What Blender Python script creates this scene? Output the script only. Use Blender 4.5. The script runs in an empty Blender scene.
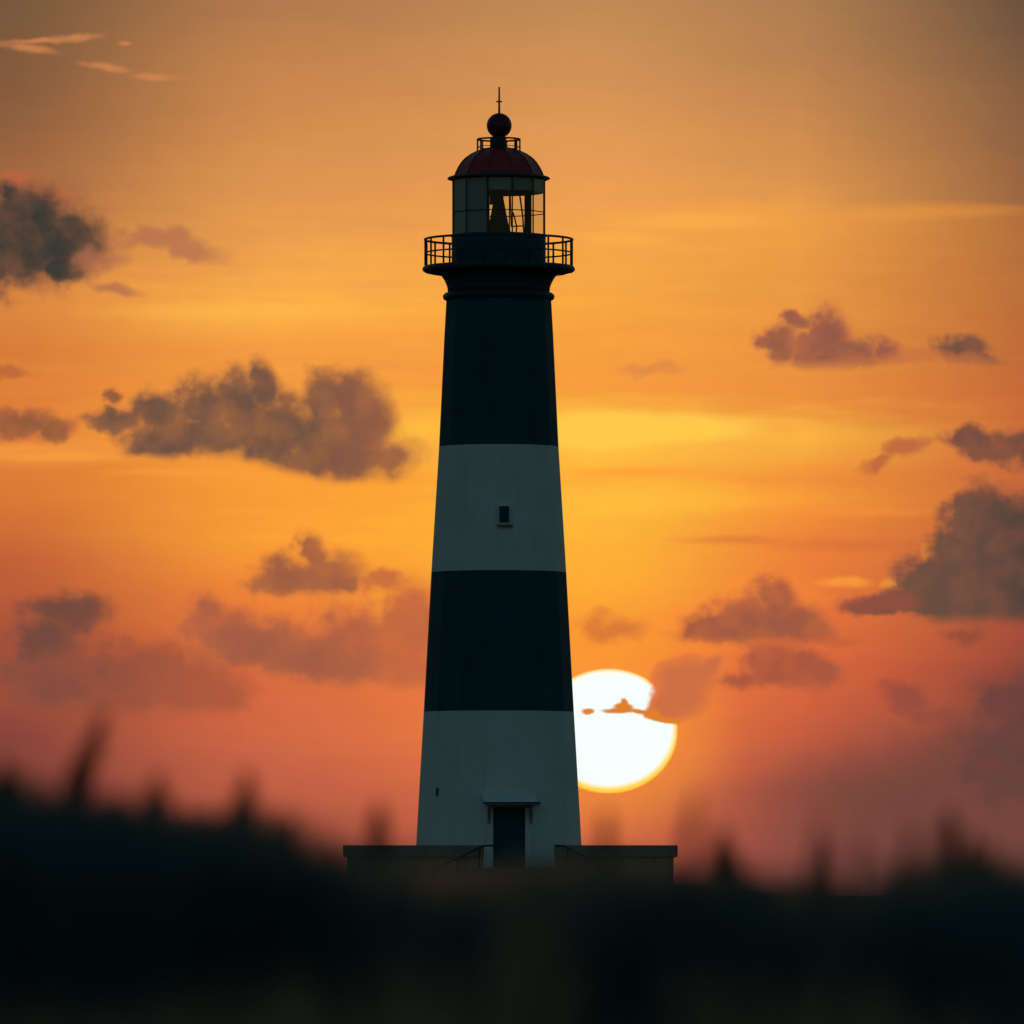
import bpy, bmesh, math, random
from mathutils import Vector, Matrix
import numpy as np
random.seed(7); rng = np.random.default_rng(7)
S = bpy.context.scene; C = S.collection
PI = math.pi

# ------------------------------------------------------------------ camera
F = 9000.0            # focal length in pixels of a 1024 px wide frame
HOR = 896.0           # image row of the true horizon
CAMZ = 1.2
DIST = 290.0          # metres to the lighthouse
PX = DIST / F         # metres per pixel at the lighthouse
cd = bpy.data.cameras.new('camera'); cam = bpy.data.objects.new('camera', cd); C.objects.link(cam)
cam.location = (0, 0, CAMZ); cam.rotation_euler = (PI/2, 0, 0)
cd.sensor_width = 36; cd.lens = F/1024*36; cd.shift_y = (HOR-512)/1024
cd.clip_start = 0.5; cd.clip_end = 60000
cd.dof.use_dof = True; cd.dof.focus_distance = DIST-2; cd.dof.aperture_fstop = 5.6
S.camera = cam
S.view_settings.view_transform = 'Standard'; S.view_settings.look = 'None'
S.view_settings.exposure = 0; S.view_settings.gamma = 1
S.cycles.use_denoising = True

def lin(c):
    r = []
    for v in c:
        v = v/255.0
        r.append(v/12.92 if v <= 0.04045 else ((v+0.055)/1.055)**2.4)
    return tuple(r)+(1.0,)

# ------------------------------------------------------------------ sky
SUN_AZ = (608.6-512)/F; SUN_EL = math.atan((HOR-731)/F)
W = bpy.data.worlds.new('World'); S.world = W; W.use_nodes = True
nt = W.node_tree; N = nt.nodes; L = nt.links; N.clear()
def nd(t, **k):
    n = N.new(t)
    for a, b in k.items(): setattr(n, a, b)
    return n
def setin(sock, v):
    if hasattr(v, 'is_output'): L.new(v, sock)
    else: sock.default_value = v
def M(op, a, b=None, c=None, clamp=False):
    n = nd('ShaderNodeMath', operation=op, use_clamp=clamp)
    setin(n.inputs[0], a)
    if b is not None: setin(n.inputs[1], b)
    if c is not None: setin(n.inputs[2], c)
    return n.outputs[0]
def VM(op, a, b=None, out=0):
    n = nd('ShaderNodeVectorMath', operation=op); setin(n.inputs[0], a)
    if b is not None:
        if op == 'SCALE': setin(n.inputs['Scale'], b)
        else: setin(n.inputs[1], b)
    return n.outputs[out]
def sstep(v, a, b, lo=0.0, hi=1.0):
    n = nd('ShaderNodeMapRange', interpolation_type='SMOOTHSTEP')
    setin(n.inputs[0], v); n.inputs[1].default_value = a; n.inputs[2].default_value = b
    n.inputs[3].default_value = lo; n.inputs[4].default_value = hi
    return n.outputs[0]
def mix(f, a, b, blend='MIX'):
    n = nd('ShaderNodeMix', data_type='RGBA', blend_type=blend)
    setin(n.inputs[0], f); setin(n.inputs[6], a); setin(n.inputs[7], b)
    return n.outputs[2]
def ramp(f, stops):
    n = nd('ShaderNodeValToRGB'); r = n.color_ramp; r.interpolation = 'LINEAR'
    while len(r.elements) > 1: r.elements.remove(r.elements[-1])
    for i, (p, c) in enumerate(stops):
        e = r.elements[0] if i == 0 else r.elements.new(p)
        e.position = p; e.color = lin(c)
    setin(n.inputs[0], f); return n.outputs[0]
tc = nd('ShaderNodeTexCoord'); D = VM('NORMALIZE', tc.outputs['Generated'])
sp = nd('ShaderNodeSeparateXYZ'); L.new(D, sp.inputs[0])
ys = M('MAXIMUM', sp.outputs[1], 0.08)
# angular sky chart: u grows to the right, v grows downwards, 1 unit = 1/9000 of the tangent
U = M('MULTIPLY_ADD', M('DIVIDE', sp.outputs[0], ys), F, 512.0)
V = M('MULTIPLY_ADD', M('DIVIDE', sp.outputs[2], ys), -F, HOR)
cb = nd('ShaderNodeCombineXYZ'); L.new(U, cb.inputs[0]); L.new(V, cb.inputs[1]); P = cb.outputs[0]
def noise(vec, scale, detail=4, rough=0.55):
    n = nd('ShaderNodeTexNoise'); n.inputs['Scale'].default_value = scale
    n.inputs['Detail'].default_value = detail; n.inputs['Roughness'].default_value = rough
    L.new(vec, n.inputs['Vector']); return n
def centred(n, amp):     # colour noise -> offset vector
    return VM('MULTIPLY', VM('SUBTRACT', n.outputs['Color'], (0.5, 0.5, 0.5)), amp)
nbig = noise(P, 1/62.0, 2.0, 0.5); nsm = noise(P, 1/24.0, 3.6, 0.56)
nfine = noise(P, 1/9.0, 3.0, 0.6)
nden = noise(P, 1/34.0, 3.0, 0.5)
NF = M('ADD', M('MULTIPLY', M('SUBTRACT', nsm.outputs[0], 0.5), 1.0), M('MULTIPLY', M('SUBTRACT', nfine.outputs[0], 0.5), 0.22))
Pn = VM('ADD', VM('ADD', P, centred(nbig, (34, 26, 0))), centred(nsm, (24, 22, 0)))    # billowing edge
Ps = VM('ADD', P, centred(nsm, (11, 6, 0)))                                           # thin stuff
Pst = VM('MULTIPLY', P, (0.12, 1.0, 1.0))
nstreak = noise(Pst, 1/17.0, 3.0, 0.55); nst2 = noise(Pst, 1/60.0, 2.0, 0.5)
vj = M('MULTIPLY_ADD', M('SUBTRACT', nstreak.outputs[0], 0.5), 34.0, V)
vj = M('MULTIPLY_ADD', M('SUBTRACT', nst2.outputs[0], 0.5), 60.0, vj)
vf = M('DIVIDE', vj, 900.0, clamp=True)

def col(stops): return ramp(vf, [(y/900.0, c) for y, c in stops])
cols = [
 (10,  [(0,(119,88,60)),(100,(134,91,62)),(190,(165,105,65)),(290,(222,136,66)),(340,(214,124,58)),(430,(226,130,58)),(455,(240,150,64)),(480,(220,122,54)),(560,(196,98,56)),(640,(166,80,57)),(740,(136,68,58)),(800,(120,62,56)),(896,(80,48,50))]),
 (270, [(0,(180,122,77)),(100,(205,137,78)),(190,(224,150,80)),(240,(236,160,78)),(310,(255,176,72)),(360,(244,156,66)),(430,(250,160,62)),(480,(250,156,54)),(540,(253,160,54)),(600,(240,132,56)),(660,(222,108,62)),(740,(208,104,70)),(800,(188,94,69)),(896,(130,68,58))]),
 (600, [(0,(192,138,86)),(100,(218,150,86)),(190,(235,158,84)),(250,(246,166,72)),(310,(248,166,66)),(380,(246,156,62)),(415,(254,186,68)),(440,(254,194,70)),(480,(254,176,58)),(520,(254,186,58)),(580,(254,176,54)),(640,(252,152,52)),(700,(250,138,58)),(760,(240,122,64)),(820,(214,104,68)),(896,(146,74,62))]),
 (800, [(0,(172,124,80)),(100,(196,134,80)),(200,(222,150,78)),(215,(238,160,72)),(280,(234,152,68)),(380,(236,146,64)),(400,(236,146,62)),(425,(252,178,66)),(470,(242,146,58)),(500,(250,154,58)),(540,(238,132,58)),(600,(236,122,58)),(660,(226,106,60)),(740,(196,92,64)),(780,(168,84,66)),(840,(138,75,66)),(896,(100,60,58))]),
 (1020,[(0,(108,82,62)),(100,(136,96,66)),(195,(158,104,66)),(205,(180,112,60)),(300,(188,112,58)),(390,(198,106,56)),(430,(206,110,58)),(500,(200,104,58)),(560,(186,96,58)),(630,(164,78,58)),(680,(146,70,58)),(740,(114,68,60)),(800,(106,65,61)),(896,(86,57,57))]),
]
sky = col(cols[0][1])
for (xa, _), (xb, st) in zip(cols[:-1], cols[1:]):
    sky = mix(sstep(U, xa - 30, xb + 30) if xb != 1020 else M('DIVIDE', M('SUBTRACT', U, xa), xb-xa, clamp=True), sky, col(st))
# fine horizontal cirrus streaking
amp = M('MULTIPLY_ADD', M('SUBTRACT', nstreak.outputs[0], 0.5), 0.22, 1.0)
g = nd('ShaderNodeCombineColor'); L.new(M('POWER', amp, 0.5), g.inputs[0]); L.new(amp, g.inputs[1]); L.new(M('POWER', amp, 0.7), g.inputs[2])
sky = mix(sstep(V, 190, 260, 0, 1), sky, mix(1.0, sky, g.outputs[0], 'MULTIPLY'))

def ell(vec, e):
    cx, cy, rx, ry = e[:4]; rot = math.radians(e[4]) if len(e) > 4 else 0
    m = nd('ShaderNodeMapping', vector_type='TEXTURE'); L.new(vec, m.inputs[0])
    m.inputs[1].default_value = (cx, cy, 0); m.inputs[2].default_value = (0, 0, rot); m.inputs[3].default_value = (rx, ry, 1)
    ln = VM('LENGTH', m.outputs[0], out=1)
    return M('SUBTRACT', 1.0, ln)
def field(vec, es):
    f = ell(vec, es[0])
    for e in es[1:]: f = M('SMOOTH_MAX', f, ell(vec, e), 0.26)
    return f
vnb = nd('ShaderNodeSeparateXYZ'); L.new(Ps, vnb.inputs[0]); VB = vnb.outputs[1]
def shape(base, es, c, rim=None, bottom=None, soft=(-0.46, 0.42), op=1.0, vec=None, bsoft=13, rimw=0.62, rag=1.0, c2=None, grow=1.12):
    es = [(e[0], e[1], e[2]*grow, e[3]*grow)+tuple(e[4:]) for e in es]
    order = VM('SCALE', base, 1e-9)       # keeps the shapes evaluated one after the other
    f = field(VM('ADD', vec if vec is not None else Pn, order), es)
    if rag: f = M('MULTIPLY_ADD', NF, rag, f)
    a = sstep(f, soft[0], soft[1])
    if isinstance(bottom, tuple): a = M('MULTIPLY', a, sstep(M('SUBTRACT', VB, sstep(U, bottom[2], bottom[3], bottom[0], bottom[1])), -bsoft, bsoft*0.6, 1, 0))
    elif bottom: a = M('MULTIPLY', a, sstep(VB, bottom-bsoft, bottom+bsoft*0.6, 1, 0))
    if rag > 0.5: a = M('MULTIPLY', a, sstep(nden.outputs[0], 0.32, 0.74, 1.0, 0.94))
    if op != 1.0: a = M('MULTIPLY', a, op)
    cc = lin(c)
    if c2: cc = mix(sstep(U, c2[1], c2[2]), lin(c), lin(c2[0]))
    if rim: cc = mix(sstep(f, soft[0], rimw), lin(rim), cc)
    if rag > 0.5 and rim: cc = mix(sstep(nden.outputs[0], 0.35, 0.72, 0.0, 0.30), cc, lin(rim))
    return mix(a, base, cc)

# soft luminous bands and dull bands
sky = shape(sky, [(645,428,150,20),(600,430,90,26)], (255,206,80), soft=(0,0.55), op=0.75, vec=Ps, rag=0, grow=1)
sky = shape(sky, [(650,498,160,26)], (255,196,64), soft=(0,0.9), op=0.55, vec=Ps, rag=0, grow=1)
sky = shape(sky, [(420,428,52,20)], (255,190,62), soft=(0,0.9), op=0.75, vec=Ps, rag=0, grow=1)
sky = shape(sky, [(60,457,110,7),(190,472,120,7)], (250,160,64), soft=(0,0.9), op=0.6, vec=Ps, rag=0, grow=1)
sky = shape(sky, [(690,222,130,14),(620,238,70,12)], (253,174,76), soft=(0,0.8), op=0.7, vec=Ps, rag=0, grow=1)
sky = shape(sky, [(240,312,190,15)], (255,184,76), soft=(0,0.9), op=0.55, vec=Ps, rag=0, grow=1)
sky = shape(sky, [(900,214,190,10,-2)], (232,152,72), soft=(0,0.9), op=0.45, vec=Ps, rag=0, grow=1)
sky = shape(sky, [(860,545,140,10),(740,540,90,7)], (214,110,56), soft=(0,0.9), op=0.5, vec=Ps, rag=0, grow=1)
sky = shape(sky, [(640,472,110,9)], (252,154,56), soft=(0,0.9), op=0.6, vec=Ps, rag=0, grow=1)
sky = shape(sky, [(850,512,120,9)], (248,146,56), soft=(0,0.9), op=0.5, vec=Ps, rag=0, grow=1)
sky = shape(sky, [(400,615,60,30),(560,560,120,40)], (255,170,54), soft=(0,0.9), op=0.45, vec=Ps, rag=0, grow=1)
# grey haze bank low on the right
sky = shape(sky, [(950,800,250,80),(1010,850,250,120)], (116,70,60), soft=(-0.05,0.8), op=0.9, rag=0, grow=1)

# the sun's disc
r_full = VM('LENGTH', VM('MULTIPLY', VM('SUBTRACT', P, (608.6, 731, 0)), (1/69., 1/62.3, 0)), out=1)
r_hot = VM('LENGTH', VM('MULTIPLY', VM('SUBTRACT', P, (608.4, 728.8, 0)), (1/67.6, 1/60.2, 0)), out=1)
disc = mix(sstep(r_hot, 0.90, 1.035, 1, 0), (1.3, 0.66, 0.045, 1), (0.93, 1.05, 1.0, 1))
glow = mix(sstep(r_full, 0.95, 2.1, 0.38, 0), sky, lin((255,160,50)))
sky = mix(sstep(r_full, 0.975, 1.012, 1, 0), glow, disc)

# clouds over the sun
sky = shape(sky, [(687,678,36,24),(682,697,31,24),(712,664,14,8,-30),(707,669,16,9),(664,703,14,14),(668,713,22,8.5)], (206,112,68), rim=(232,124,62), soft=(-0.16,0.12), rag=0.35, grow=1, vec=VM('ADD', P, centred(nsm, (9,8,0))))
sky = shape(sky, [(624,704,4.5,6),(623,707.5,11,5),(620,710.8,19,3),(587,711.5,7,3.6),(640,712.2,12,2.4,8),(652,714.5,9,5),(664,719.5,20,3.4,9)], (224,128,44), soft=(-0.2,0.35), rag=0.3, grow=1, vec=VM('ADD', P, centred(nsm, (7,5,0))))
# clouds
cl = [
 dict(es=[(12,180,20,9,-12),(48,196,24,10,12)], c=(196,100,64), soft=(-0.5,0.7), op=0.75, vec=Ps),
 dict(es=[(8,240,80,46),(62,242,44,30),(20,214,40,26),(66,268,22,14),(88,250,20,12)], c=(60,58,52), rim=(142,90,68), soft=(-0.4,0.4), rimw=0.6),
 dict(es=[(186,248,36,11,12),(150,242,30,8)], c=(180,112,80), soft=(-0.5,0.6), op=0.8),
 dict(es=[(116,289,24,6,14),(100,262,22,10)], c=(176,108,78), soft=(-0.5,0.6), op=0.75),
 dict(grow=1.0, es=[(118,421,34,12),(158,416,30,22),(204,404,26,30),(236,400,22,30),(261,384,15,26),(272,428,58,38),(200,436,74,24),(324,400,24,30),(350,396,28,26),(366,424,26,36),(318,436,56,32),(335,456,72,27),(384,460,24,15),(170,450,44,14)], c=(112,82,67), c2=((146,92,68),280,390), rim=(176,108,64), bottom=(459,484,225,340), bsoft=9),
 dict(es=[(16,423,38,15),(54,429,18,12),(112,399,8,6)], c=(136,86,62), rim=(190,106,62), soft=(-0.4,0.4), op=0.9),
 dict(es=[(10,369,18,6)], c=(176,96,58), soft=(-0.4,0.7), op=0.7),
 dict(es=[(312,550,15,18),(300,575,36,20),(326,573,34,24),(285,584,38,13),(350,582,14,11)], c=(158,94,66), rim=(208,120,60), bottom=600),
 dict(es=[(386,583,17,11)], c=(192,106,62), rim=(220,122,60), soft=(-0.4,0.4), op=0.9),
 dict(es=[(66,614,40,20),(50,642,44,28),(50,675,60,44),(110,680,90,40),(165,675,72,32),(205,690,44,20)], c=(128,76,63), c2=((168,88,62),60,230), rim=(168,86,60), bottom=716, bsoft=16, soft=(-0.3,0.5), op=0.85),
 dict(es=[(66,610,40,18),(42,634,28,22)], c=(106,72,62), soft=(-0.3,0.7), op=0.75),
 dict(es=[(203,622,20,26),(236,638,34,26),(275,648,54,26),(320,660,66,28),(352,650,44,38),(390,655,56,34),(416,624,30,38),(410,655,48,34)], c=(170,95,68), c2=((196,104,66),300,420), rim=(214,112,62), bottom=(668,691,215,330)),
 dict(es=[(252,646,50,16),(330,662,54,18)], c=(156,91,68), soft=(-0.3,0.8), op=0.6),
 dict(es=[(776,342,19,20),(790,322,17,10),(822,336,26,24),(806,345,20,16),(848,350,36,16),(836,360,56,10),(888,352,16,9)], c=(150,90,72), rim=(208,120,68), bottom=369, soft=(-0.35,0.4)),
 dict(es=[(960,349,24,13),(976,357,28,6)], c=(112,80,66), rim=(170,100,66), bottom=364, soft=(-0.35,0.4)),
 dict(es=[(922,357,60,6)], c=(196,112,66), soft=(-0.4,0.7), op=0.6),
 dict(es=[(966,438,27,10),(988,445,32,14),(1022,446,22,18)], c=(110,75,64), rim=(176,98,62), soft=(-0.35,0.4)),
 dict(es=[(908,446,24,9,-14),(882,464,14,6,-30)], c=(180,96,62), soft=(-0.5,0.6), op=0.8),
 dict(es=[(845,583,28,6),(893,583,16,6),(925,553,5,9)], c=(252,156,60), soft=(-0.3,0.7), op=0.8, vec=Ps),
 dict(es=[(982,520,34,36),(1012,545,60,52),(970,560,44,46),(960,590,66,36),(1050,560,80,70),(1000,595,80,36),(915,603,40,14),(880,606,26,8)], c=(104,77,64), c2=((84,67,60),950,1030), rim=(146,86,64), bottom=624, soft=(-0.34,0.24), rimw=0.45, rag=0.8, grow=1.0),
 dict(es=[(862,604,20,9),(890,602,24,10)], c=(146,80,64), soft=(-0.5,0.5), op=0.9),
 dict(es=[(966,635,20,9)], c=(142,74,58), soft=(-0.4,0.7), op=0.8),
 dict(es=[(765,604,50,24),(700,616,20,14)], c=(252,144,58), soft=(-0.4,0.7), op=0.6),
 dict(es=[(714,627,26,15),(745,620,30,22),(777,606,22,24),(786,624,38,22),(800,636,36,13),(738,636,50,12)], c=(160,90,66), rim=(212,110,60), bottom=647),
 dict(es=[(840,642,28,6)], c=(196,96,60), soft=(-0.4,0.7), op=0.7),
 dict(es=[(775,666,28,20),(812,674,38,19),(792,682,54,11),(742,684,20,8)], c=(170,88,64), rim=(214,104,60), bottom=694),
 dict(es=[(610,632,30,14)], c=(214,114,58), soft=(-0.4,0.6), op=0.85),
 dict(es=[(905,699,24,12,10),(930,716,34,8,8)], c=(150,76,62), soft=(-0.4,0.6), op=0.85),
 dict(es=[(1015,705,46,30),(1020,760,80,60)], c=(98,65,60), rim=(136,74,62), soft=(-0.3,0.6), op=0.85, rag=0.6),
 dict(es=[(655,368,32,6)], c=(222,134,72), soft=(-0.4,0.7), op=0.7),
 dict(es=[(28,48,30,4.5,9),(74,38,28,4.5,-6),(38,41,40,3,-3),(106,67,27,4.2,9),(155,77,27,4,2),(125,44,7,2.5)], c=(210,132,80), soft=(-0.5,0.8), op=0.8, grow=0.95, vec=VM('ADD', P, centred(nsm, (10,6,0)))),
]
for k in cl:
    sky = shape(sky, k.pop('es'), k.pop('c'), **k)
# faint texture inside the cloud deck
tx = M('MULTIPLY_ADD', M('SUBTRACT', nsm.outputs[0], 0.5), 0.07, 1.0)
tg = nd('ShaderNodeCombineColor'); [L.new(tx, tg.inputs[i]) for i in range(3)]
sky = mix(sstep(r_full, 0.98, 1.05), sky, mix(1.0, sky, tg.outputs[0], 'MULTIPLY'))

# the rest of the heavens: physical twilight sky
nis = nd('ShaderNodeTexSky', sky_type='NISHITA'); nis.sun_disc = False
nis.sun_elevation = math.radians(1.05); nis.sun_rotation = SUN_AZ
nis.ozone_density = 3.0; nis.dust_density = 1.0; nis.air_density = 1.0
bg1 = nd('ShaderNodeBackground'); L.new(sky, bg1.inputs[0]); bg1.inputs[1].default_value = 1.0
bg2 = nd('ShaderNodeBackground'); L.new(mix(1.0, nis.outputs[0], (0.97, 1.0, 0.70, 1), 'MULTIPLY'), bg2.inputs[0]); bg2.inputs[1].default_value = 0.26
near = sstep(sp.outputs[1], math.cos(math.radians(26)), math.cos(math.radians(8)))
ms = nd('ShaderNodeMixShader'); L.new(near, ms.inputs[0]); L.new(bg2.outputs[0], ms.inputs[1]); L.new(bg1.outputs[0], ms.inputs[2])
wo = nd('ShaderNodeOutputWorld'); L.new(ms.outputs[0], wo.inputs[0])

# ------------------------------------------------------------------ sun lamp
sd = bpy.data.lights.new('sun', 'SUN'); sun = bpy.data.objects.new('sun', sd); C.objects.link(sun)
sd.energy = 1.3; sd.angle = math.radians(0.8); sd.color = (1.0, 0.42, 0.14)
sun.location = (3, 280, 40)
sun.rotation_euler = Vector((-SUN_AZ, -1, -math.tan(SUN_EL))).to_track_quat('-Z', 'Y').to_euler()

# ------------------------------------------------------------------ materials
def mat(name, base, rough=0.7, spec=0.3, metal=0.0, var=0.15, scale=3.0, bump=0.02, streak=0.0, emis=None, trans=0.0):
    m = bpy.data.materials.new(name); m.use_nodes = True; t = m.node_tree; b = t.nodes['Principled BSDF']
    b.inputs['Roughness'].default_value = rough; b.inputs['Specular IOR Level'].default_value = spec; b.inputs['Metallic'].default_value = metal
    tcn = t.nodes.new('ShaderNodeTexCoord')
    n = t.nodes.new('ShaderNodeTexNoise'); n.inputs['Scale'].default_value = scale; n.inputs['Detail'].default_value = 8; n.inputs['Roughness'].default_value = 0.6
    t.links.new(tcn.outputs['Object'], n.inputs['Vector'])
    r = t.nodes.new('ShaderNodeValToRGB'); t.links.new(n.outputs[0], r.inputs[0])
    r.color_ramp.elements[0].position = 0.3; r.color_ramp.elements[1].position = 0.7
    r.color_ramp.elements[0].color = tuple(max(0, c*(1-var)) for c in base)+(1,)
    r.color_ramp.elements[1].color = tuple(min(1, c*(1+var)) for c in base)+(1,)
    out = r.outputs[0]
    if streak:
        mp = t.nodes.new('ShaderNodeMapping'); mp.inputs[3].default_value = (2.6, 2.6, 0.14); t.links.new(tcn.outputs['Object'], mp.inputs[0])
        n2 = t.nodes.new('ShaderNodeTexNoise'); n2.inputs['Scale'].default_value = 1.6; n2.inputs['Detail'].default_value = 6
        t.links.new(mp.outputs[0], n2.inputs['Vector'])
        r2 = t.nodes.new('ShaderNodeValToRGB'); t.links.new(n2.outputs[0], r2.inputs[0])
        r2.color_ramp.elements[0].position = 0.36; r2.color_ramp.elements[1].position = 0.6
        k = 1-streak; r2.color_ramp.elements[0].color = (k, k*0.97, k*0.93, 1); r2.color_ramp.elements[1].color = (1, 1, 1, 1)
        mx = t.nodes.new('ShaderNodeMix'); mx.data_type = 'RGBA'; mx.blend_type = 'MULTIPLY'; mx.inputs[0].default_value = 1
        t.links.new(out, mx.inputs[6]); t.links.new(r2.outputs[0], mx.inputs[7]); out = mx.outputs[2]
    t.links.new(out, b.inputs['Base Color'])
    if bump:
        bp = t.nodes.new('ShaderNodeBump'); bp.inputs['Distance'].default_value = bump; bp.inputs['Strength'].default_value = 0.6
        t.links.new(n.outputs[0], bp.inputs['Height']); t.links.new(bp.outputs[0], b.inputs['Normal'])
    if trans:
        tr = t.nodes.new('ShaderNodeBsdfTranslucent'); tr.inputs[0].default_value = tuple(min(1, c*1.6) for c in base)+(1,)
        ms = t.nodes.new('ShaderNodeMixShader'); ms.inputs[0].default_value = trans
        t.links.new(b.outputs[0], ms.inputs[1]); t.links.new(tr.outputs[0], ms.inputs[2]); t.links.new(ms.outputs[0], t.nodes['Material Output'].inputs[0])
    return m
MW = mat('white_masonry_paint', (0.64, 0.70, 0.67), rough=0.75, spec=0.2, var=0.04, scale=1.1, bump=0.012, streak=0.025)
MB_ = mat('black_masonry_paint', (0.007, 0.082, 0.10), rough=0.7, spec=0.12, var=0.14, scale=1.1, bump=0.012, streak=0.08)
MI = mat('black_iron', (0.008, 0.05, 0.06), rough=0.55, spec=0.25, var=0.3, scale=8, bump=0.003)
MR = mat('red_dome_paint', (0.36, 0.03, 0.035), rough=0.45, spec=0.3, var=0.15, scale=5, bump=0.004, streak=0.15)
MRD = mat('dark_red_paint', (0.09, 0.02, 0.03), rough=0.5, spec=0.3, var=0.15, scale=5, bump=0.004)
MG = mat('grey_blind', (0.20, 0.28, 0.29), rough=0.9, spec=0.1, var=0.08, scale=4, bump=0)
MO = mat('optic_housing_paint', (0.003, 0.020, 0.026), rough=0.8, spec=0.04, var=0.2, scale=6, bump=0)
MD = mat('dark_door_paint', (0.008, 0.07, 0.09), rough=0.6, spec=0.2, var=0.2, scale=6, bump=0.004)
MC = mat('terrace_render', (0.30, 0.29, 0.25), rough=0.9, spec=0.1, var=0.14, scale=2, bump=0.02, streak=0.25)
MCO = mat('terrace_coping_stone', (0.22, 0.22, 0.2), rough=0.9, spec=0.1, var=0.14, scale=4, bump=0.01)
MS = mat('step_stone', (0.2, 0.19, 0.17), rough=0.95, spec=0.1, var=0.15, scale=4, bump=0.01)
MGR = mat('dune_soil_and_turf', (0.030, 0.034, 0.022), rough=1, spec=0.0, var=0.5, scale=0.8, bump=0.05)
MBL = mat('marram_blades', (0.042, 0.088, 0.092), rough=0.8, spec=0.1, var=0.4, scale=1.5, bump=0, trans=0.35)
MBRN = mat('brown_marram_blades', (0.24, 0.18, 0.11), rough=0.8, spec=0.1, var=0.4, scale=2.5, bump=0, trans=0.5)  # lighter brown blade colour, used mainly in the middle of the foreground
MPL = mat('seed_plume', (0.10, 0.075, 0.045), rough=0.9, spec=0.05, var=0.3, scale=20, bump=0, trans=0.25)
def glassmat():
    m = bpy.data.materials.new('lantern_glass'); m.use_nodes = True; t = m.node_tree; t.nodes.remove(t.nodes['Principled BSDF'])
    tr = t.nodes.new('ShaderNodeBsdfTransparent'); tr.inputs[0].default_value = (0.90, 0.92, 0.92, 1)
    gl = t.nodes.new('ShaderNodeBsdfGlossy'); gl.inputs['Roughness'].default_value = 0.03
    lw = t.nodes.new('ShaderNodeLayerWeight'); pw = t.nodes.new('ShaderNodeMath'); pw.operation = 'POWER'; t.links.new(lw.outputs['Facing'], pw.inputs[0]); pw.inputs[1].default_value = 4
    fr = t.nodes.new('ShaderNodeMath'); fr.operation = 'MULTIPLY_ADD'; t.links.new(pw.outputs[0], fr.inputs[0]); fr.inputs[1].default_value = 0.5; fr.inputs[2].default_value = 0.04
    ms = t.nodes.new('ShaderNodeMixShader'); t.links.new(fr.outputs[0], ms.inputs[0]); t.links.new(tr.outputs[0], ms.inputs[1]); t.links.new(gl.outputs[0], ms.inputs[2])
    t.links.new(ms.outputs[0], t.nodes['Material Output'].inputs[0]); return m
MGL = glassmat()

# ------------------------------------------------------------------ helpers
def build(name, bm, m, parent=None, smooth=False):
    me = bpy.data.meshes.new(name); bmesh.ops.recalc_face_normals(bm, faces=bm.faces); bm.to_mesh(me); bm.free()
    if smooth:
        for p in me.polygons: p.use_smooth = True
    me.materials.append(m); o = bpy.data.objects.new(name, me); C.objects.link(o)
    if parent: o.parent = parent
    return o
def thing(name, label, cat, loc=(0,0,0), group=None):
    o = bpy.data.objects.new(name, None); C.objects.link(o); o.location = loc
    o['label'] = label; o['category'] = cat
    if group: o['group'] = group
    return o
def box(bm, x0, x1, y0, y1, z0, z1):
    v = [bm.verts.new(p) for p in ((x0,y0,z0),(x1,y0,z0),(x1,y1,z0),(x0,y1,z0),(x0,y0,z1),(x1,y0,z1),(x1,y1,z1),(x0,y1,z1))]
    for f in ((0,3,2,1),(4,5,6,7),(0,1,5,4),(1,2,6,5),(2,3,7,6),(3,0,4,7)): bm.faces.new([v[i] for i in f])
    return v
def bevel(bm, w=0.01):
    bmesh.ops.bevel(bm, geom=list(bm.edges), offset=w, segments=2, affect='EDGES', profile=0.6)
def lathe(bm, prof, n=64, ph=0.0, caps=True, wave=None):
    rings = []
    for r, z in prof:
        rings.append([bm.verts.new((r*math.sin(ph+2*PI*i/n), -r*math.cos(ph+2*PI*i/n), z)) for i in range(n)])
    for a, b in zip(rings[:-1], rings[1:]):
        for i in range(n):
            j = (i+1) % n; bm.faces.new((a[i], a[j], b[j], b[i]))
    if caps: bm.faces.new(rings[0][::-1]); bm.faces.new(rings[-1])
def tube(bm, pts, r, n=8, r1=None):
    pts = [Vector(p) for p in pts]; rings = []
    for k, p in enumerate(pts):
        d = (pts[min(k+1, len(pts)-1)] - pts[max(k-1, 0)]).normalized()
        a = d.orthogonal().normalized() if k == 0 else (a - d*a.dot(d)).normalized()
        b = d.cross(a); rr = r if r1 is None else r + (r1-r)*k/(len(pts)-1)
        rings.append([bm.verts.new(p + (a*math.cos(2*PI*i/n) + b*math.sin(2*PI*i/n))*rr) for i in range(n)])
    for u, w in zip(rings[:-1], rings[1:]):
        for i in range(n): bm.faces.new((u[i], u[(i+1) % n], w[(i+1) % n], w[i]))
    bm.faces.new(rings[0][::-1]); bm.faces.new(rings[-1])
def ringtube(bm, R, z, r, seg=96, n=8):
    rr = []
    for k in range(seg):
        a = 2*PI*k/seg
        rr.append([bm.verts.new(((R+r*math.cos(2*PI*i/n))*math.sin(a), -(R+r*math.cos(2*PI*i/n))*math.cos(a), z+r*math.sin(2*PI*i/n))) for i in range(n)])
    for k in range(seg):
        u, w = rr[k], rr[(k+1) % seg]
        for i in range(n): bm.faces.new((u[i], u[(i+1) % n], w[(i+1) % n], w[i]))
TX = (498.7-512)*PX; TY = DIST
Zp = lambda py: CAMZ + (HOR-py)*PX             # height of an image row at the lighthouse
Xp = lambda px: (px-498.7)*PX                  # x relative to the tower's axis

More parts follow.
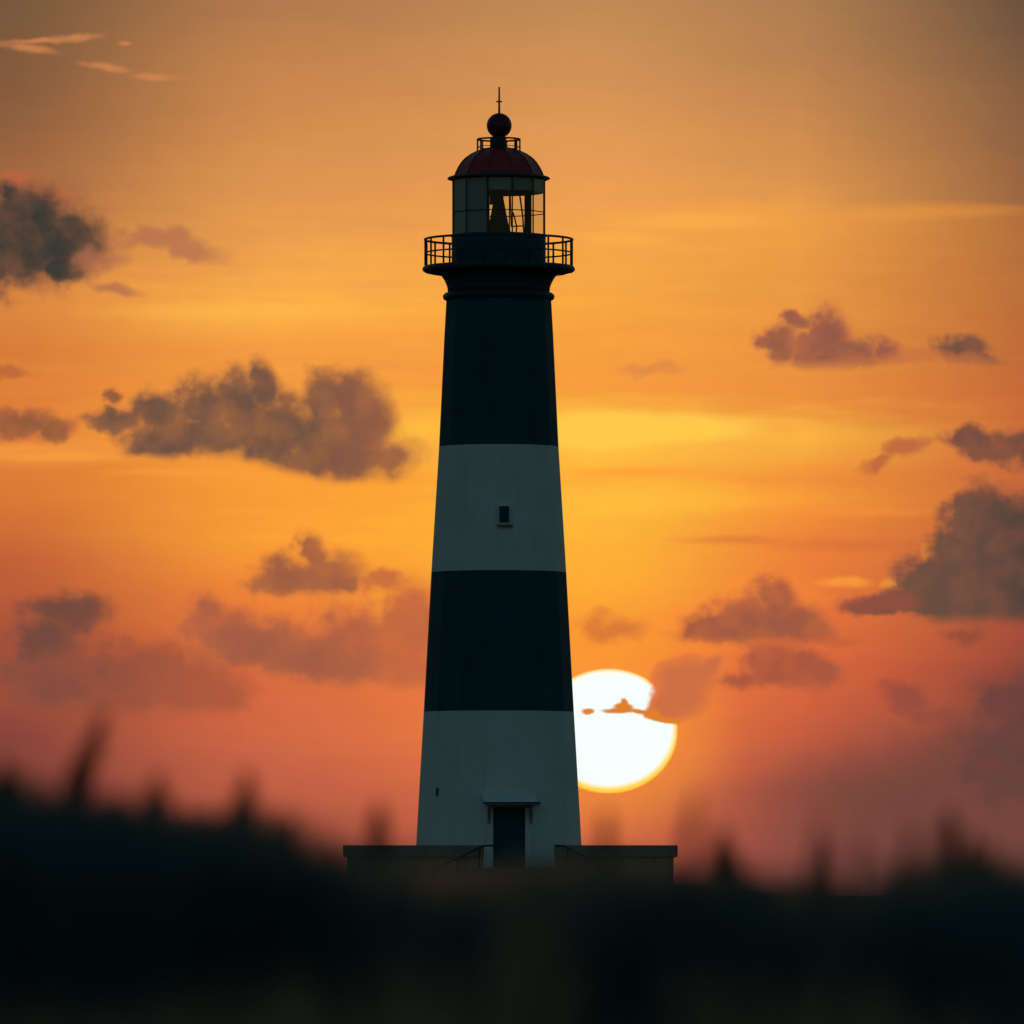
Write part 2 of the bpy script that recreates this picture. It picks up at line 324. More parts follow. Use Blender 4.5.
# ------------------------------------------------------------------ ground
def sm(a, b, t):
    t = np.clip((t-a)/(b-a), 0, 1); return t*t*(3-2*t)
def crest(x):
    """height of the near dune's grass tops above datum, along x (m)"""
    xs = [-3, -1.4, -0.85, -0.75, -0.62, -0.5, -0.41, -0.345, -0.30, -0.2, -0.1, 0.0, 0.1, 0.18, 0.27, 0.36, 0.45, 0.56, 0.65, 0.75, 0.87, 1.5, 3]
    zs = [1.35, 1.38, 1.365, 1.345, 1.315, 1.305, 1.295, 1.245, 1.235, 1.255, 1.245, 1.242, 1.26, 1.258, 1.24, 1.224, 1.208, 1.205, 1.22, 1.24, 1.215, 1.24, 1.25]
    return np.interp(x, xs, zs)
def ground_z(x, y):
    x = np.asarray(x, float); y = np.asarray(y, float)
    fore = (crest(x) - 0.80) * (1 - sm(20, 55, y)) * sm(6, 12, y)
    dx = np.abs(x - TX); 
    prof = np.interp(x - TX, [-40, -14, -6, 0, 5.8, 7.5, 9.4, 14, 40], [0.75, 1.1, 1.5, 1.52, 1.52, 1.34, 1.14, 0.98, 0.75])
    mound = prof * sm(235, 278, y) * (1 - sm(300, 380, y))
    rel = 0.05*np.sin(x*0.21+1.0)*np.cos(y*0.13) + 0.035*np.sin(x*0.57+y*0.31)
    rel = rel * (1 - sm(270, 280, y)*(1-sm(296, 320, y))) * sm(22, 60, y)
    return fore + mound + rel
ys_ = np.unique(np.concatenate([np.linspace(-30, 6, 8), np.linspace(6, 60, 60), np.linspace(60, 240, 50), np.linspace(240, 400, 90), np.geomspace(400, 30000, 30)]))
xs_ = np.unique(np.concatenate([-np.geomspace(40, 15000, 16), np.linspace(-40, -3, 60), np.linspace(-3, 3, 61), np.linspace(3, 40, 60), np.geomspace(40, 15000, 16)]))
gx, gy = np.meshgrid(xs_, ys_); gz = ground_z(gx, gy)
nx = len(xs_); vv = np.stack([gx.ravel(), gy.ravel(), gz.ravel()], 1)
ff = [(j*nx+i, j*nx+i+1, (j+1)*nx+i+1, (j+1)*nx+i) for j in range(len(ys_)-1) for i in range(nx-1)]
me = bpy.data.meshes.new('ground'); me.from_pydata(vv.tolist(), [], ff); me.materials.append(MGR)
for p in me.polygons: p.use_smooth = True
go = bpy.data.objects.new('ground', me); C.objects.link(go); go['kind'] = 'structure'

# ------------------------------------------------------------------ lighthouse
LH = thing('lighthouse', 'tall tapering lighthouse with black and white bands and a red domed lantern', 'lighthouse', (TX, TY, 0))
PH = math.radians(14.1)      # facet edges of the sixteen-sided shaft
floor_z = Zp(868)
prof = [(r, w*1.018) for r, w in [(905, 84.9), (845, 82.2), (711, 74.5), (570.5, 66.9), (445, 59.2), (305, 52.6), (300, 52.0)]]
def rad(py):
    a = sorted(prof); return float(np.interp(py, [p[0] for p in a], [p[1] for p in a]))*PX
def band(y0, y1, m, label):      # y0 lower row
    bm = bmesh.new(); rows = np.linspace(y0, y1, 5)
    lathe(bm, [(rad(r), Zp(r)) for r in rows], 16, PH, caps=False)
    o = build('tower_band', bm, m, LH); o['label'] = label; return o
band(905, 712, MW, 'lowest white band of the tower, with the door')
band(712, 572.4, MB_, 'lower black band of the tower')
band(572.4, 447, MW, 'upper white band of the tower, with the small window')
band(447, 299, MB_, 'upper black band of the tower, below the gallery')
bm = bmesh.new(); lathe(bm, [(52.0*PX, Zp(301)), (55.0*PX, Zp(299.5)), (55.9*PX, Zp(297)), (55.9*PX, Zp(295.5)), (54.0*PX, Zp(293.5)), (51.5*PX, Zp(292.6)), (51.0*PX, Zp(291.5))], 64)
build('moulding', bm, MI, LH, True)
bm = bmesh.new(); lathe(bm, [(51.0*PX, Zp(291.5)), (51.3*PX, Zp(288)), (52.6*PX, Zp(284)), (55.2*PX, Zp(279)), (58.2*PX, Zp(275)), (61*PX, Zp(273.5))], 64)
build('corbel_flare', bm, MB_, LH, True)
bm = bmesh.new(); lathe(bm, [(61*PX, Zp(273.5)), (69*PX, Zp(273.5)), (73.5*PX, Zp(272.6)), (76.0*PX, Zp(270.8)), (76.4*PX, Zp(269.0)), (75.6*PX, Zp(267.2)), (74.4*PX, Zp(266.2)), (10*PX, Zp(265.8))], 96)
build('gallery_deck', bm, MI, LH)
# gallery railing
bm = bmesh.new(); ringtube(bm, 73.8*PX, Zp(239.6), 0.038); rl = build('gallery_railing', bm, MI, LH, True)
bm = bmesh.new(); ringtube(bm, 73.8*PX, Zp(253.2), 0.027); build('mid_rail', bm, MI, rl, True)
for k in range(20):
    a = math.radians(6) + 2*PI*k/20; x, y = 73.8*PX*math.sin(a), -73.8*PX*math.cos(a)
    bm = bmesh.new(); tube(bm, [(x, y, Zp(266)), (x, y, Zp(239.6))], 0.032); lathe_z = Zp(265.8)
    build('railing_post', bm, MI, rl, True)
# lantern
LR = 47.8*PX; LA = math.radians(16.8); NL = 12
bm = bmesh.new(); lathe(bm, [(LR*1.0, Zp(265.9)), (LR*1.0, Zp(264.6)), (LR*0.985, Zp(264.4)), (LR*0.985, Zp(237.2)), (LR*1.0, Zp(237)), (LR*1.0, Zp(235.2)), (LR*0.9, Zp(235.2)), (LR*0.9, Zp(237)), (LR*0.88, Zp(265.9))], NL*4, LA, caps=False)
build('lantern_base_wall', bm, MB_, LH)
zb, zt, zm = Zp(235.2), Zp(179.5), Zp(213)
vert = lambda a, r: (r*math.sin(a), -r*math.cos(a))
for k in range(NL):
    a0, a1 = LA+2*PI*k/NL, LA+2*PI*(k+1)/NL
    bm = bmesh.new()
    (x0, y0), (x1, y1) = vert(a0, LR*0.985), vert(a1, LR*0.985); (u0, w0), (u1, w1) = vert(a0, LR*0.98), vert(a1, LR*0.98)
    q = [bm.verts.new(p) for p in ((x0,y0,zb),(x1,y1,zb),(x1,y1,zt),(x0,y0,zt))]; bm.faces.new(q)
    build('glass_pane', bm, MGL, LH)
for k in range(NL):
    a0 = LA+2*PI*k/NL; a1 = a0+2*PI/NL; (x, y), (x1, y1) = vert(a0, LR*0.985), vert(a1, LR*0.985)
    bm = bmesh.new(); tube(bm, [(x, y, zb), (x, y, zt)], 0.024 , 6); mu = build('mullion', bm, MI, LH)
    bm = bmesh.new(); tube(bm, [(x, y, zm), (x1, y1, zm)], 0.017, 6); build('glazing_bar', bm, MI, mu)
# blinds drawn on the left side inside the glass, valance at the top all round
def arc(bm, r, a0, a1, z0, z1, n=20, th=0.012):
    pr = []
    for i in range(n+1):
        a = a0+(a1-a0)*i/n; (xi, yi), (xo, yo) = vert(a, r), vert(a, r+th)
        pr.append([bm.verts.new(p) for p in ((xi,yi,z0),(xo,yo,z0),(xo,yo,z1),(xi,yi,z1))])
    for a, b in zip(pr[:-1], pr[1:]):
        for i in range(4): bm.faces.new((a[i], a[(i+1) % 4], b[(i+1) % 4], b[i]))
    bm.faces.new(pr[0]); bm.faces.new(pr[-1][::-1])
rb = LR*0.93
def ang_back(px):  # angle of a point on the far side at that offset
    return PI - math.asin(max(-1, min(1, px*PX/rb)))
bm = bmesh.new(); arc(bm, rb, ang_back(-9.2), 1.5*PI+0.02, zb, zt, 24); arc(bm, rb, -0.5*PI+0.02, math.asin(-12*PX/rb), zb, zt, 20)
build('roller_blind', bm, MG, LH)['label'] = 'pale blind drawn across the left of the lantern glass'
bm = bmesh.new(); arc(bm, rb, math.asin(-11.5*PX/rb), PI+math.asin(9.2*PX/rb)-0.001, Zp(193), zt, 60)
build('valance', bm, MG, LH)['label'] = 'dark upper lining of the lantern glass'
bm = bmesh.new(); arc(bm, rb*0.985, ang_back(3), ang_back(-9.2), Zp(201.5), Zp(190), 8)
build('lining_panel', bm, MO, LH)
bm = bmesh.new(); arc(bm, rb*0.97, ang_back(32.5), ang_back(26.5), zb, zt, 6, 0.04)
build('service_panel', bm, MI, LH)
# optic on a tapered pedestal
bm = bmesh.new(); lathe(bm, [(14*PX, Zp(237)), (13.0*PX, Zp(234.5)), (10.2*PX, Zp(226)), (7.6*PX, Zp(213)), (5.0*PX, Zp(199)), (4.6*PX, Zp(194)), (6.2*PX, Zp(192)), (6.6*PX, Zp(184)), (3*PX, Zp(181)), (1*PX, Zp(179))], 24)
opt = build('lamp_optic', bm, MO, LH, True)
bm = bmesh.new()
tube(bm, [(20.4*PX, 0.3, Zp(190)), (24*PX, 0.3, Zp(215)), (25.5*PX, 0.3, Zp(237))], 0.028, 6); tube(bm, [(14.5*PX, 0.2, Zp(212)), (18*PX, 0.2, Zp(226)), (17*PX, 0.2, Zp(237))], 0.026, 6)
tube(bm, [(12*PX, 0.2, Zp(226)), (24*PX, 0.25, Zp(225.3))], 0.022, 6); tube(bm, [(11.5*PX, 0.2, Zp(190)), (12.6*PX, 0.2, Zp(226))], 0.02, 6)
build('optic_bracket', bm, MI, opt)
# floor inside and eave, dome
bm = bmesh.new(); lathe(bm, [(LR*0.88, Zp(237.2)), (LR*0.88, Zp(236.2))], 48); build('lantern_floor', bm, MI, LH)
bm = bmesh.new(); lathe(bm, [(LR*0.93, Zp(180.2)), (LR*1.02, Zp(180.2)), (49.6*PX, Zp(180.0)), (51.2*PX, Zp(179.2)), (51.4*PX, Zp(178.2)), (50.4*PX, Zp(177.4)), (47.5*PX, Zp(176.4)), (45.0*PX, Zp(176.0))], 72)
build('eave', bm, MI, LH, False)
dp = [(46.0, 177.0), (44.6, 173.5), (42.0, 168.3), (38.8, 163.4), (34.6, 158.9), (29.0, 155.0), (22.6, 151.8), (15.5, 149.4), (8, 147.8)]
bm = bmesh.new(); lathe(bm, [(r*PX, Zp(y)) for r, y in dp], NL, LA)
dome = build('dome', bm, MR, LH)
bm = bmesh.new()
for k in range(NL):
    a = LA+2*PI*k/NL; tube(bm, [(*vert(a, (r+0.15)*PX), Zp(y-0.15)) for r, y in dp], 0.016, 6)
build('dome_seam', bm, MRD, dome)
bm = bmesh.new(); lathe(bm, [(8.8*PX, Zp(148.6)), (8.8*PX, Zp(147.2)), (7.7*PX, Zp(146.8)), (7.7*PX, Zp(138.6)), (8.4*PX, Zp(138.2)), (8.4*PX, Zp(137.3)), (6.5*PX, Zp(136.6))], 40); build('ventilator_neck', bm, MRD, LH)
bm = bmesh.new(); bmesh.ops.create_uvsphere(bm, u_segments=40, v_segments=24, radius=12.5*PX); bmesh.ops.translate(bm, verts=bm.verts, vec=(0.5*PX, 0, Zp(125.6)))
build('ball_finial', bm, MRD, LH, True)
bm = bmesh.new(); tube(bm, [(0.5*PX, 0, Zp(114)), (0.5*PX, 0, Zp(103)), (0.5*PX, 0, Zp(87))], 0.036, 8, 0.026); tube(bm, [(-2.6*PX, 0, Zp(101.6)), (3.4*PX, 0, Zp(101.6))], 0.024, 8)
build('lightning_rod', bm, MI, LH, True)
bm = bmesh.new(); ringtube(bm, 21.2*PX, Zp(139.4), 0.030, 64); dr = build('dome_railing', bm, MI, LH, True)
bm = bmesh.new(); ringtube(bm, 21.2*PX, Zp(147.0), 0.012, 64); build('mid_rail', bm, MI, dr, True)
for k in range(10):
    a = 2*PI*k/10+0.25; x, y = vert(a, 21.2*PX); bm = bmesh.new(); tube(bm, [(x, y, Zp(152)), (x, y, Zp(139.4))], 0.027, 6); build('railing_post', bm, MI, dr)

# window in the upper white band: slotted box frame proud of the wall with a dark recess
def rect_frame(bm, x0, x1, z0, z1, t, y0, y1):
    box(bm, x0-t, x0, y0, y1, z0-t, z1+t); box(bm, x1, x1+t, y0, y1, z0-t, z1+t); box(bm, x0, x1, y0, y1, z1, z1+t); box(bm, x0, x1, y0, y1, z0-t, z0)
yw = -rad(515)
Zf = lambda py: CAMZ + (HOR-py)*PX*(1-2.3/DIST)   # rows of things on the near face
bm = bmesh.new(); rect_frame(bm, Xp(499.3), Xp(509.2), Zf(522.6), Zf(506), 0.035, yw-0.07, yw+0.18); win = build('window', bm, MW, LH)
bm = bmesh.new(); box(bm, Xp(499.3), Xp(509.2), yw-0.025, yw+0.06, Zf(522.6), Zf(506)); build('pane', bm, MD, win)
bm = bmesh.new(); box(bm, Xp(504.0), Xp(504.6), yw-0.045, yw-0.028, Zf(522.6), Zf(506)); box(bm, Xp(499.3), Xp(503.97), yw-0.045, yw-0.029, Zf(514.5), Zf(514)); box(bm, Xp(504.63), Xp(509.2), yw-0.045, yw-0.029, Zf(514.5), Zf(514)); build('glazing_bar', bm, MI, win)
bm = bmesh.new(); box(bm, Xp(496.8), Xp(513), yw-0.13, yw+0.1, Zf(526.0), Zf(523.9)); bevel(bm, 0.008); build('sill', bm, MC, win)
# narrow slit low on the left
a = -math.asin(59/77.6); R_ = rad(793); x, y = vert(a, R_*0.985)
bm = bmesh.new(); box(bm, -0.03, 0.03, -0.06, 0.05, Zp(796.5), Zp(788.5)); bevel(bm, 0.006)
o = build('slit_window', bm, MD, LH); o.location = (x, y, 0); o.rotation_euler.z = a
# small hatch bracket high on the left of the black band
a = -math.asin(49.5/54.6); x, y = vert(a, rad(360)); bm = bmesh.new(); tube(bm, [(0.05,0.02,Zp(358)),(0.05,-0.1,Zp(358)),(0.05,-0.1,Zp(369)),(0.05,0.02,Zp(369))], 0.018, 6)
o = build('wall_bracket', bm, MI, LH); o.location = (x, y, 0); o.rotation_euler.z = a

# doorway
yd = -rad(860)-0.02
dx0, dx1 = Xp(493.4), Xp(525)
bm = bmesh.new(); box(bm, dx0, dx1, yd+0.02, yd+0.14, floor_z, Zp(808)); door = build('door', bm, MD, LH); door['label'] = 'dark closed door at the foot of the tower'
bm = bmesh.new()
for (a, b, c, d) in ((0.14,0.86,0.08,0.42),(0.14,0.86,0.5,0.93)):
    w = dx1-dx0; h = Zp(808)-floor_z; rect_frame(bm, dx0+w*a, dx0+w*b, floor_z+h*c, floor_z+h*d, 0.03, yd+0.0, yd+0.019)
build('door_panel', bm, MD, door)
bm = bmesh.new(); tube(bm, [(dx1-0.12, yd+0.02, floor_z+1.0), (dx1-0.12, yd-0.05, floor_z+1.0), (dx1-0.24, yd-0.05, floor_z+1.0)], 0.014, 8); build('handle', bm, MI, door)
bm = bmesh.new()
box(bm, dx0-0.20, dx0-0.002, yd-0.10, yd+0.5, floor_z-0.3, Zp(808)+0.0); box(bm, dx1+0.002, dx1+0.20, yd-0.10, yd+0.5, floor_z-0.3, Zp(808)+0.0); box(bm, dx0-0.20, dx1+0.20, yd-0.10, yd+0.5, Zp(808)+0.002, Zp(806.2)); bevel(bm, 0.008)
build('door_surround', bm, MW, LH)
# sloping hood
bm = bmesh.new()
z0, z1, z2 = Zp(806.0), Zp(804.2), Zp(794.5); xa, xb = Xp(484.3), Xp(537.5)
v = [bm.verts.new(p) for p in ((xa+0.03,yd-0.75,z1),(xb+0.03,yd-0.75,z1),(xb+0.03,yd+0.35,z1),(xa+0.03,yd+0.35,z1),(xa-0.07,yd-0.1,z2),(xb-0.10,yd-0.1,z2),(xb-0.10,yd+0.35,z2),(xa-0.07,yd+0.35,z2))]
for f in ((0,3,2,1),(4,5,6,7),(0,1,5,4),(1,2,6,5),(2,3,7,6),(3,0,4,7)): bm.faces.new([v[i] for i in f])
bevel(bm, 0.008); hood = build('door_hood', bm, MW, LH)
bm = bmesh.new(); box(bm, xa+0.05, xb+0.06, yd-0.80, yd+0.3, z0, z1-0.003); bevel(bm, 0.01); build('hood_fascia', bm, MCO, hood)
bm = bmesh.new(); box(bm, xa-0.02, xb+0.10, yd-0.84, yd+0.3, z1+0.0, z1+0.035); bevel(bm, 0.006); build('drip_edge', bm, MI, hood)
for s, px in ((-1, 489.2), (1, 531.0)):
    bm = bmesh.new(); x = Xp(px)
    tube(bm, [(x, yd-0.10, Zp(822)), (x, yd-0.22, Zp(816)), (x, yd-0.55, Zp(810.5)), (x, yd-0.66, Zp(806.3))], 0.035, 6); box(bm, x-0.04, x+0.04, yd-0.16, yd-0.102, Zp(824), Zp(806.3))
    build('bracket', bm, MCO, hood)

# ------------------------------------------------------------------ terrace
TE = thing('terrace', 'low rendered terrace wall with stone coping round the foot of the lighthouse', 'terrace', (TX, TY, 0))
gz0 = 1.1
x0, x1 = Xp(350.2), Xp(670.6); yf = -5.3; yb = 5.0; t = 0.3; zt_ = Zp(848.4); ox0, ox1 = Xp(484), Xp(554)
bm = bmesh.new()
box(bm, x0, ox0, yf, yf+t, gz0, zt_); box(bm, ox1, x1, yf, yf+t, gz0, zt_)
box(bm, x0, x0+t, yf+t+0.002, yb-t-0.002, gz0, zt_); box(bm, x1-t, x1, yf+t+0.002, yb-t-0.002, gz0, zt_); box(bm, x0, x1, yb-t, yb, gz0, zt_)
build('wall', bm, MC, TE)
bm = bmesh.new(); e = 0.13; zc0, zc1 = Zp(857.5), Zp(846.2)
# deep overhanging coping: a fascia band
box(bm, x0-e, ox0+0.02, yf-0.10, yf-0.003, zc0, zc1); box(bm, x0-e, ox0+0.02, yf+0.0, yf+t+0.05, zt_+0.002, zc1)
box(bm, ox1-0.02, x1+e, yf-0.10, yf-0.003, zc0, zc1); box(bm, ox1-0.02, x1+e, yf+0.0, yf+t+0.05, zt_+0.002, zc1)
for a, b in ((x0-e, x0-0.003), (x1+0.003, x1+e)): box(bm, a, b, yf+0.0, yb+0.1, zc0, zt_)
for a, b in ((x0-e, x0+t+0.05), (x1-t-0.05, x1+e)): box(bm, a, b, yf+t+0.053, yb+0.1, zt_+0.002, zc1)
box(bm, x0+t+0.053, x1-t-0.053, yb-t, yb+0.1, zt_+0.002, zc1)
build('coping', bm, MCO, TE)
bm = bmesh.new(); box(bm, x0+t+0.002, x1-t-0.002, yf+t+0.002, yb-t-0.002, gz0, floor_z-0.002); build('paving', bm, MS, TE)
zg = 1.50; nst = 4; rise = (floor_z-zg)/nst
for k in range(nst):
    zt2 = floor_z - rise*k - 0.004; yA = yf + t - 0.32*k - 0.002; yB = yf - 0.32*k
    yA = yf - 0.34*(k); yB = yf - 0.34*(k+1); s0 = 0.36*k; s1 = 0.36*(k+1)
    if k == 0: zt2 = floor_z-0.004
    bm = bmesh.new(); lo = gz0
    q = [(ox0-s0-0.0, yA-0.002), (ox0-s1, yB), (ox1+s1, yB), (ox1+s0, yA-0.002)]
    a = [bm.verts.new((*p, lo)) for p in q]; b = [bm.verts.new((*p, zt2)) for p in q]
    bm.faces.new(a); bm.faces.new(b[::-1])
    for i in range(4): bm.faces.new((a[i], a[(i+1) % 4], b[(i+1) % 4], b[i]))
    build('step', bm, MS, TE)
bm = bmesh.new(); box(bm, ox0+0.002, ox1-0.002, yf, yf+t, gz0, floor_z-0.003); build('threshold', bm, MS, TE)
for s, ox in ((-1, ox0), (1, ox1)):
    top = Vector((ox+0.0*s, yf-0.14, Zp(846.6))); bot = Vector((ox+s*1.62, yf-1.45, Zp(871.5)))
    if s > 0: top.x += 0.3; bot.x += 0.1
    bm = bmesh.new(); tube(bm, [top-Vector((s*0.32, -0.02, 0)), top, bot, bot+Vector((0, -0.02, -0.12))], 0.032, 8); h = build('handrail', bm, MI, TE, True)
    for f in (0.08, 0.5, 0.96):
        p = top.lerp(bot, f); bm = bmesh.new(); tube(bm, [(p.x, p.y, p.z), (p.x, p.y, 1.45)], 0.024, 6); build('baluster', bm, MI, h)

# ------------------------------------------------------------------ dune grass (uncountable)
def blades(n, xf, yr, hf, wf, topf=None):
    """returns verts, faces of n tapering bent blades"""
    y = yr[0] + (yr[1]-yr[0])*rng.random(n)
    x = xf(y, rng.random(n)); z0 = ground_z(x, y) - 0.02
    h = hf(x, y, n); w = wf(n); az = rng.random(n)*2*PI; lean = (0.05+0.40*rng.random(n)**1.6)*h; tw = rng.random(n)*2*PI
    V_, F_ = [], []
    seg = 4
    ts = np.linspace(0, 1, seg+1)
    allv = np.zeros((n, seg+1, 2, 3))
    for k, t_ in enumerate(ts):
        cx = x + np.cos(az)*lean*t_**2.2; cy = y + np.sin(az)*lean*t_**2.2; cz = z0 + h*(t_ - 0.10*(lean/h)*t_**3)
        ww = w*(1 - t_**1.5)*0.5 + 0.0003
        allv[:, k, 0] = np.stack([cx-np.cos(tw)*ww, cy-np.sin(tw)*ww*0.6, cz], 1); allv[:, k, 1] = np.stack([cx+np.cos(tw)*ww, cy+np.sin(tw)*ww*0.6, cz], 1)
    base = np.arange(n)[:, None]*(seg+1)*2
    fs = []
    for k in range(seg):
        fs.append(np.stack([base[:, 0]+2*k, base[:, 0]+2*k+1, base[:, 0]+2*k+3, base[:, 0]+2*k+2], 1))
    return allv.reshape(-1, 3), np.concatenate(fs)
def tussock(cx, cy, top, n, spread, nw=0.006):
    r0 = 0.02+0.03*rng.random(n); a0 = rng.random(n)*2*PI
    x = cx + np.cos(a0)*r0; y = cy + np.sin(a0)*r0; z0 = ground_z(x, y)-0.02
    h = (top - z0)/0.885*(1 - 0.075*rng.random(n)**1.3); out = spread*(0.2+rng.random(n)); w = nw*(0.6+0.8*rng.random(n))
    seg = 5; allv = np.zeros((n, seg+1, 2, 3))
    for k, t_ in enumerate(np.linspace(0, 1, seg+1)):
        px_ = x + np.cos(a0)*out*t_**2.4; py_ = y + np.sin(a0)*out*t_**2.4; pz_ = z0 + h*(t_ - 0.12*t_**4)
        ww = w*(1-t_**2)*0.5+0.0003
        allv[:, k, 0] = np.stack([px_-ww, py_, pz_], 1); allv[:, k, 1] = np.stack([px_+ww, py_+ww*0.4, pz_], 1)
    base = np.arange(n)*(seg+1)*2
    return allv.reshape(-1, 3), np.concatenate([np.stack([base+2*k, base+2*k+1, base+2*k+3, base+2*k+2], 1) for k in range(seg)])
def grass(parts, label, m):
    vs, fs, off = [], [], 0
    for v, f in parts: vs.append(v); fs.append(f+off); off += len(v)
    v = np.concatenate(vs); f = np.concatenate(fs)
    me = bpy.data.meshes.new('grass'); me.vertices.add(len(v)); me.vertices.foreach_set('co', v.ravel())
    me.loops.add(len(f)*4); me.loops.foreach_set('vertex_index', f.ravel().astype(np.int32))
    me.polygons.add(len(f)); me.polygons.foreach_set('loop_start', np.arange(0, len(f)*4, 4, dtype=np.int32)); me.polygons.foreach_set('loop_total', np.full(len(f), 4, np.int32))
    me.update(); me.validate(); me.materials.append(m)
    o = bpy.data.objects.new('grass', me); C.objects.link(o); o['kind'] = 'stuff'; o['label'] = label; o['category'] = 'grass'; return o
def clumpx(half):
    def f(y, r):
        w = half*(y/15.0)
        return (r*2-1)*w
    return f
def near_h(x, y, n):
    a = np.sin(x*19.0+y*3.3)*np.sin(x*7.7-y*2.1+2) + 0.6*np.sin(x*41+y*5.7+1)
    amp = np.interp(x, [-0.9, -0.35, -0.2, 0.25, 0.6], [0.042, 0.040, 0.014, 0.020, 0.026])
    top = crest(x) + 0.012 + amp*a - rng.exponential(0.030, n)
    return np.clip(top - ground_z(x, y), 0.25, None)
near_parts = [blades(52000, clumpx(1.6), (12.5, 18.0), near_h, lambda n: 0.005+0.007*rng.random(n))]
tl = [(-1.35,13.5,1.42),(-1.1,14.5,1.40),(-0.98,12.5,1.36)]
for i in range(34):      # left hummock
    cy = 10.5+6*rng.random(); tl.append((-0.38*cy/15-(0.55*rng.random()**0.9)*cy/15, cy, None))
for i in range(38):      # right side
    cy = 10.5+6*rng.random(); tl.append(((0.24+0.80*rng.random())*cy/15, cy, None))
for i in range(9):       # sparse in front of the terrace
    cy = 10.5+5*rng.random(); tl.append(((-0.30+0.54*rng.random())*cy/15, cy, None))
for px_, py_, cy in [(8,798,14.0),(26,798,13.6),(52,796,14.2),(64,812,13.8),(142,806,13.6),(156,804,14.2),(226,806,13.8),(246,800,14.4),(262,812,14.0),(380,838,14),(706,862,14),(722,856,13.6),(930,854,13.6),(948,846,14.2),(966,862,14),(1015,876,13.5),(600,846,13.5),(480,862,13.5)]:
    tl.append(((px_-512)*cy/F, cy, CAMZ+(HOR-py_)*cy/F))
for cx, cy, tp in tl:
    if tp is None:
        sx = cx*15/cy; ab = float(crest(sx)) - CAMZ; up = 0.060 if sx < -0.33 else (0.048 if sx > 0.24 else 0.035)
        tp = CAMZ + (ab + up*rng.random()**1.3)*cy/15
    near_parts.append(tussock(cx, cy, tp, int(150+110*rng.random()), 0.025+0.05*rng.random()))
near_parts.append(blades(9000, clumpx(1.6), (9.5, 12.5), lambda x, y, n: np.clip(1.2-0.05*rng.random(n)-(15-y)*0.018-rng.exponential(0.06, n)-ground_z(x, y), 0.2, None), lambda n: 0.004+0.005*rng.random(n)))
brown_t = [tussock((-0.75+1.5*rng.random())*0.66, 9.3+1.0*rng.random(), 1.0+0.19*rng.random()**1.3, 60, 0.10, 0.007) for _ in range(26)]
grass([blades(6500, lambda y, r: (r*2-1)*0.34*(y/15.0)+0.03+0.06*np.sin(r*47), (11.5, 17.5), lambda x, y, n: np.clip(crest(x)+0.028-rng.exponential(0.05, n)-ground_z(x, y), 0.25, None), lambda n: 0.004+0.006*rng.random(n))] + brown_t,
      'brown marram grass blurred in front of the terrace', MBRN)
grass(near_parts, 'dense dark marram grass blurred across the foreground', MBL)
grass([blades(16000, clumpx(1.5), (19, 70), lambda x, y, n: 0.35+0.25*rng.random(n), lambda n: 0.008+0.008*rng.random(n)),
       blades(12000, lambda y, r: TX+(r*2-1)*30, (70, 282), lambda x, y, n: 0.10+0.16*rng.random(n)**2, lambda n: 0.012+0.014*rng.random(n)),
       blades(5000, lambda y, r: TX+(r*2-1)*22, (270, 284), lambda x, y, n: 0.05+0.10*rng.random(n)**2, lambda n: 0.012+0.012*rng.random(n))],
      'short dark grass covering the slope below the lighthouse', MBL)

# ------------------------------------------------------------------ tall seed plumes, each a plant of its own
def plume(name, label, x, y, top, lean, head, hw, seed, curve=4.5, group='tall grass stems standing above the near grass'):
    r = random.Random(seed); z0 = float(ground_z(x, y)); T = thing(name, label, 'grass plume', (x, y, z0), group)
    H = top - z0
    pt = lambda t_: Vector((lean*t_**curve, 0.02*math.sin(seed)*t_, H*t_))
    bm = bmesh.new(); tube(bm, [pt(i/12) for i in range(13)], 0.004, 5, 0.0012); build('stem', bm, MPL, T)
    bm = bmesh.new(); t0 = 1 - head/H
    n = int(260 + head*2600)
    for i in range(n):
        t_ = t0 + (1.0-t0)*r.random(); u = (t_-t0)/(1-t0); p = pt(t_); w = hw*(math.sin(PI*min(1, u*0.86+0.12))**0.8)*(0.35+0.65*r.random())
        a = r.random()*2*PI; d = Vector((math.cos(a)*w, math.sin(a)*w, 0.010+0.02*r.random())); s = Vector((-d.y, d.x, 0)).normalized()*0.003
        q = p + d*0.5; e_ = p + d
        vs = [bm.verts.new(c) for c in (p, q+s, e_, q-s)]; bm.faces.new(vs)
    build('seed_head', bm, MPL, T)
    bm = bmesh.new()
    for i in range(3):
        a = r.random()*2*PI; h0 = H*(0.1+0.15*i); l = 0.22+0.12*r.random(); pr = None
        for k in range(6):
            s_ = k/5; c = pt(h0/H) + Vector((math.cos(a)*l*0.5*s_**1.5, math.sin(a)*l*0.5*s_**1.5, l*s_*(1-0.25*s_))); ww = 0.004*(1-s_)+0.0003
            pq = (bm.verts.new(c-Vector((ww,0,0))), bm.verts.new(c+Vector((ww,0,0))))
            if pr: bm.faces.new((pr[0], pr[1], pq[1], pq[0]))
            pr = pq
    build('leaf', bm, MBL, T)
    return T
def at(px, y): return (px-512)*y/F
def hz(py, y): return CAMZ + (HOR-py)*y/F
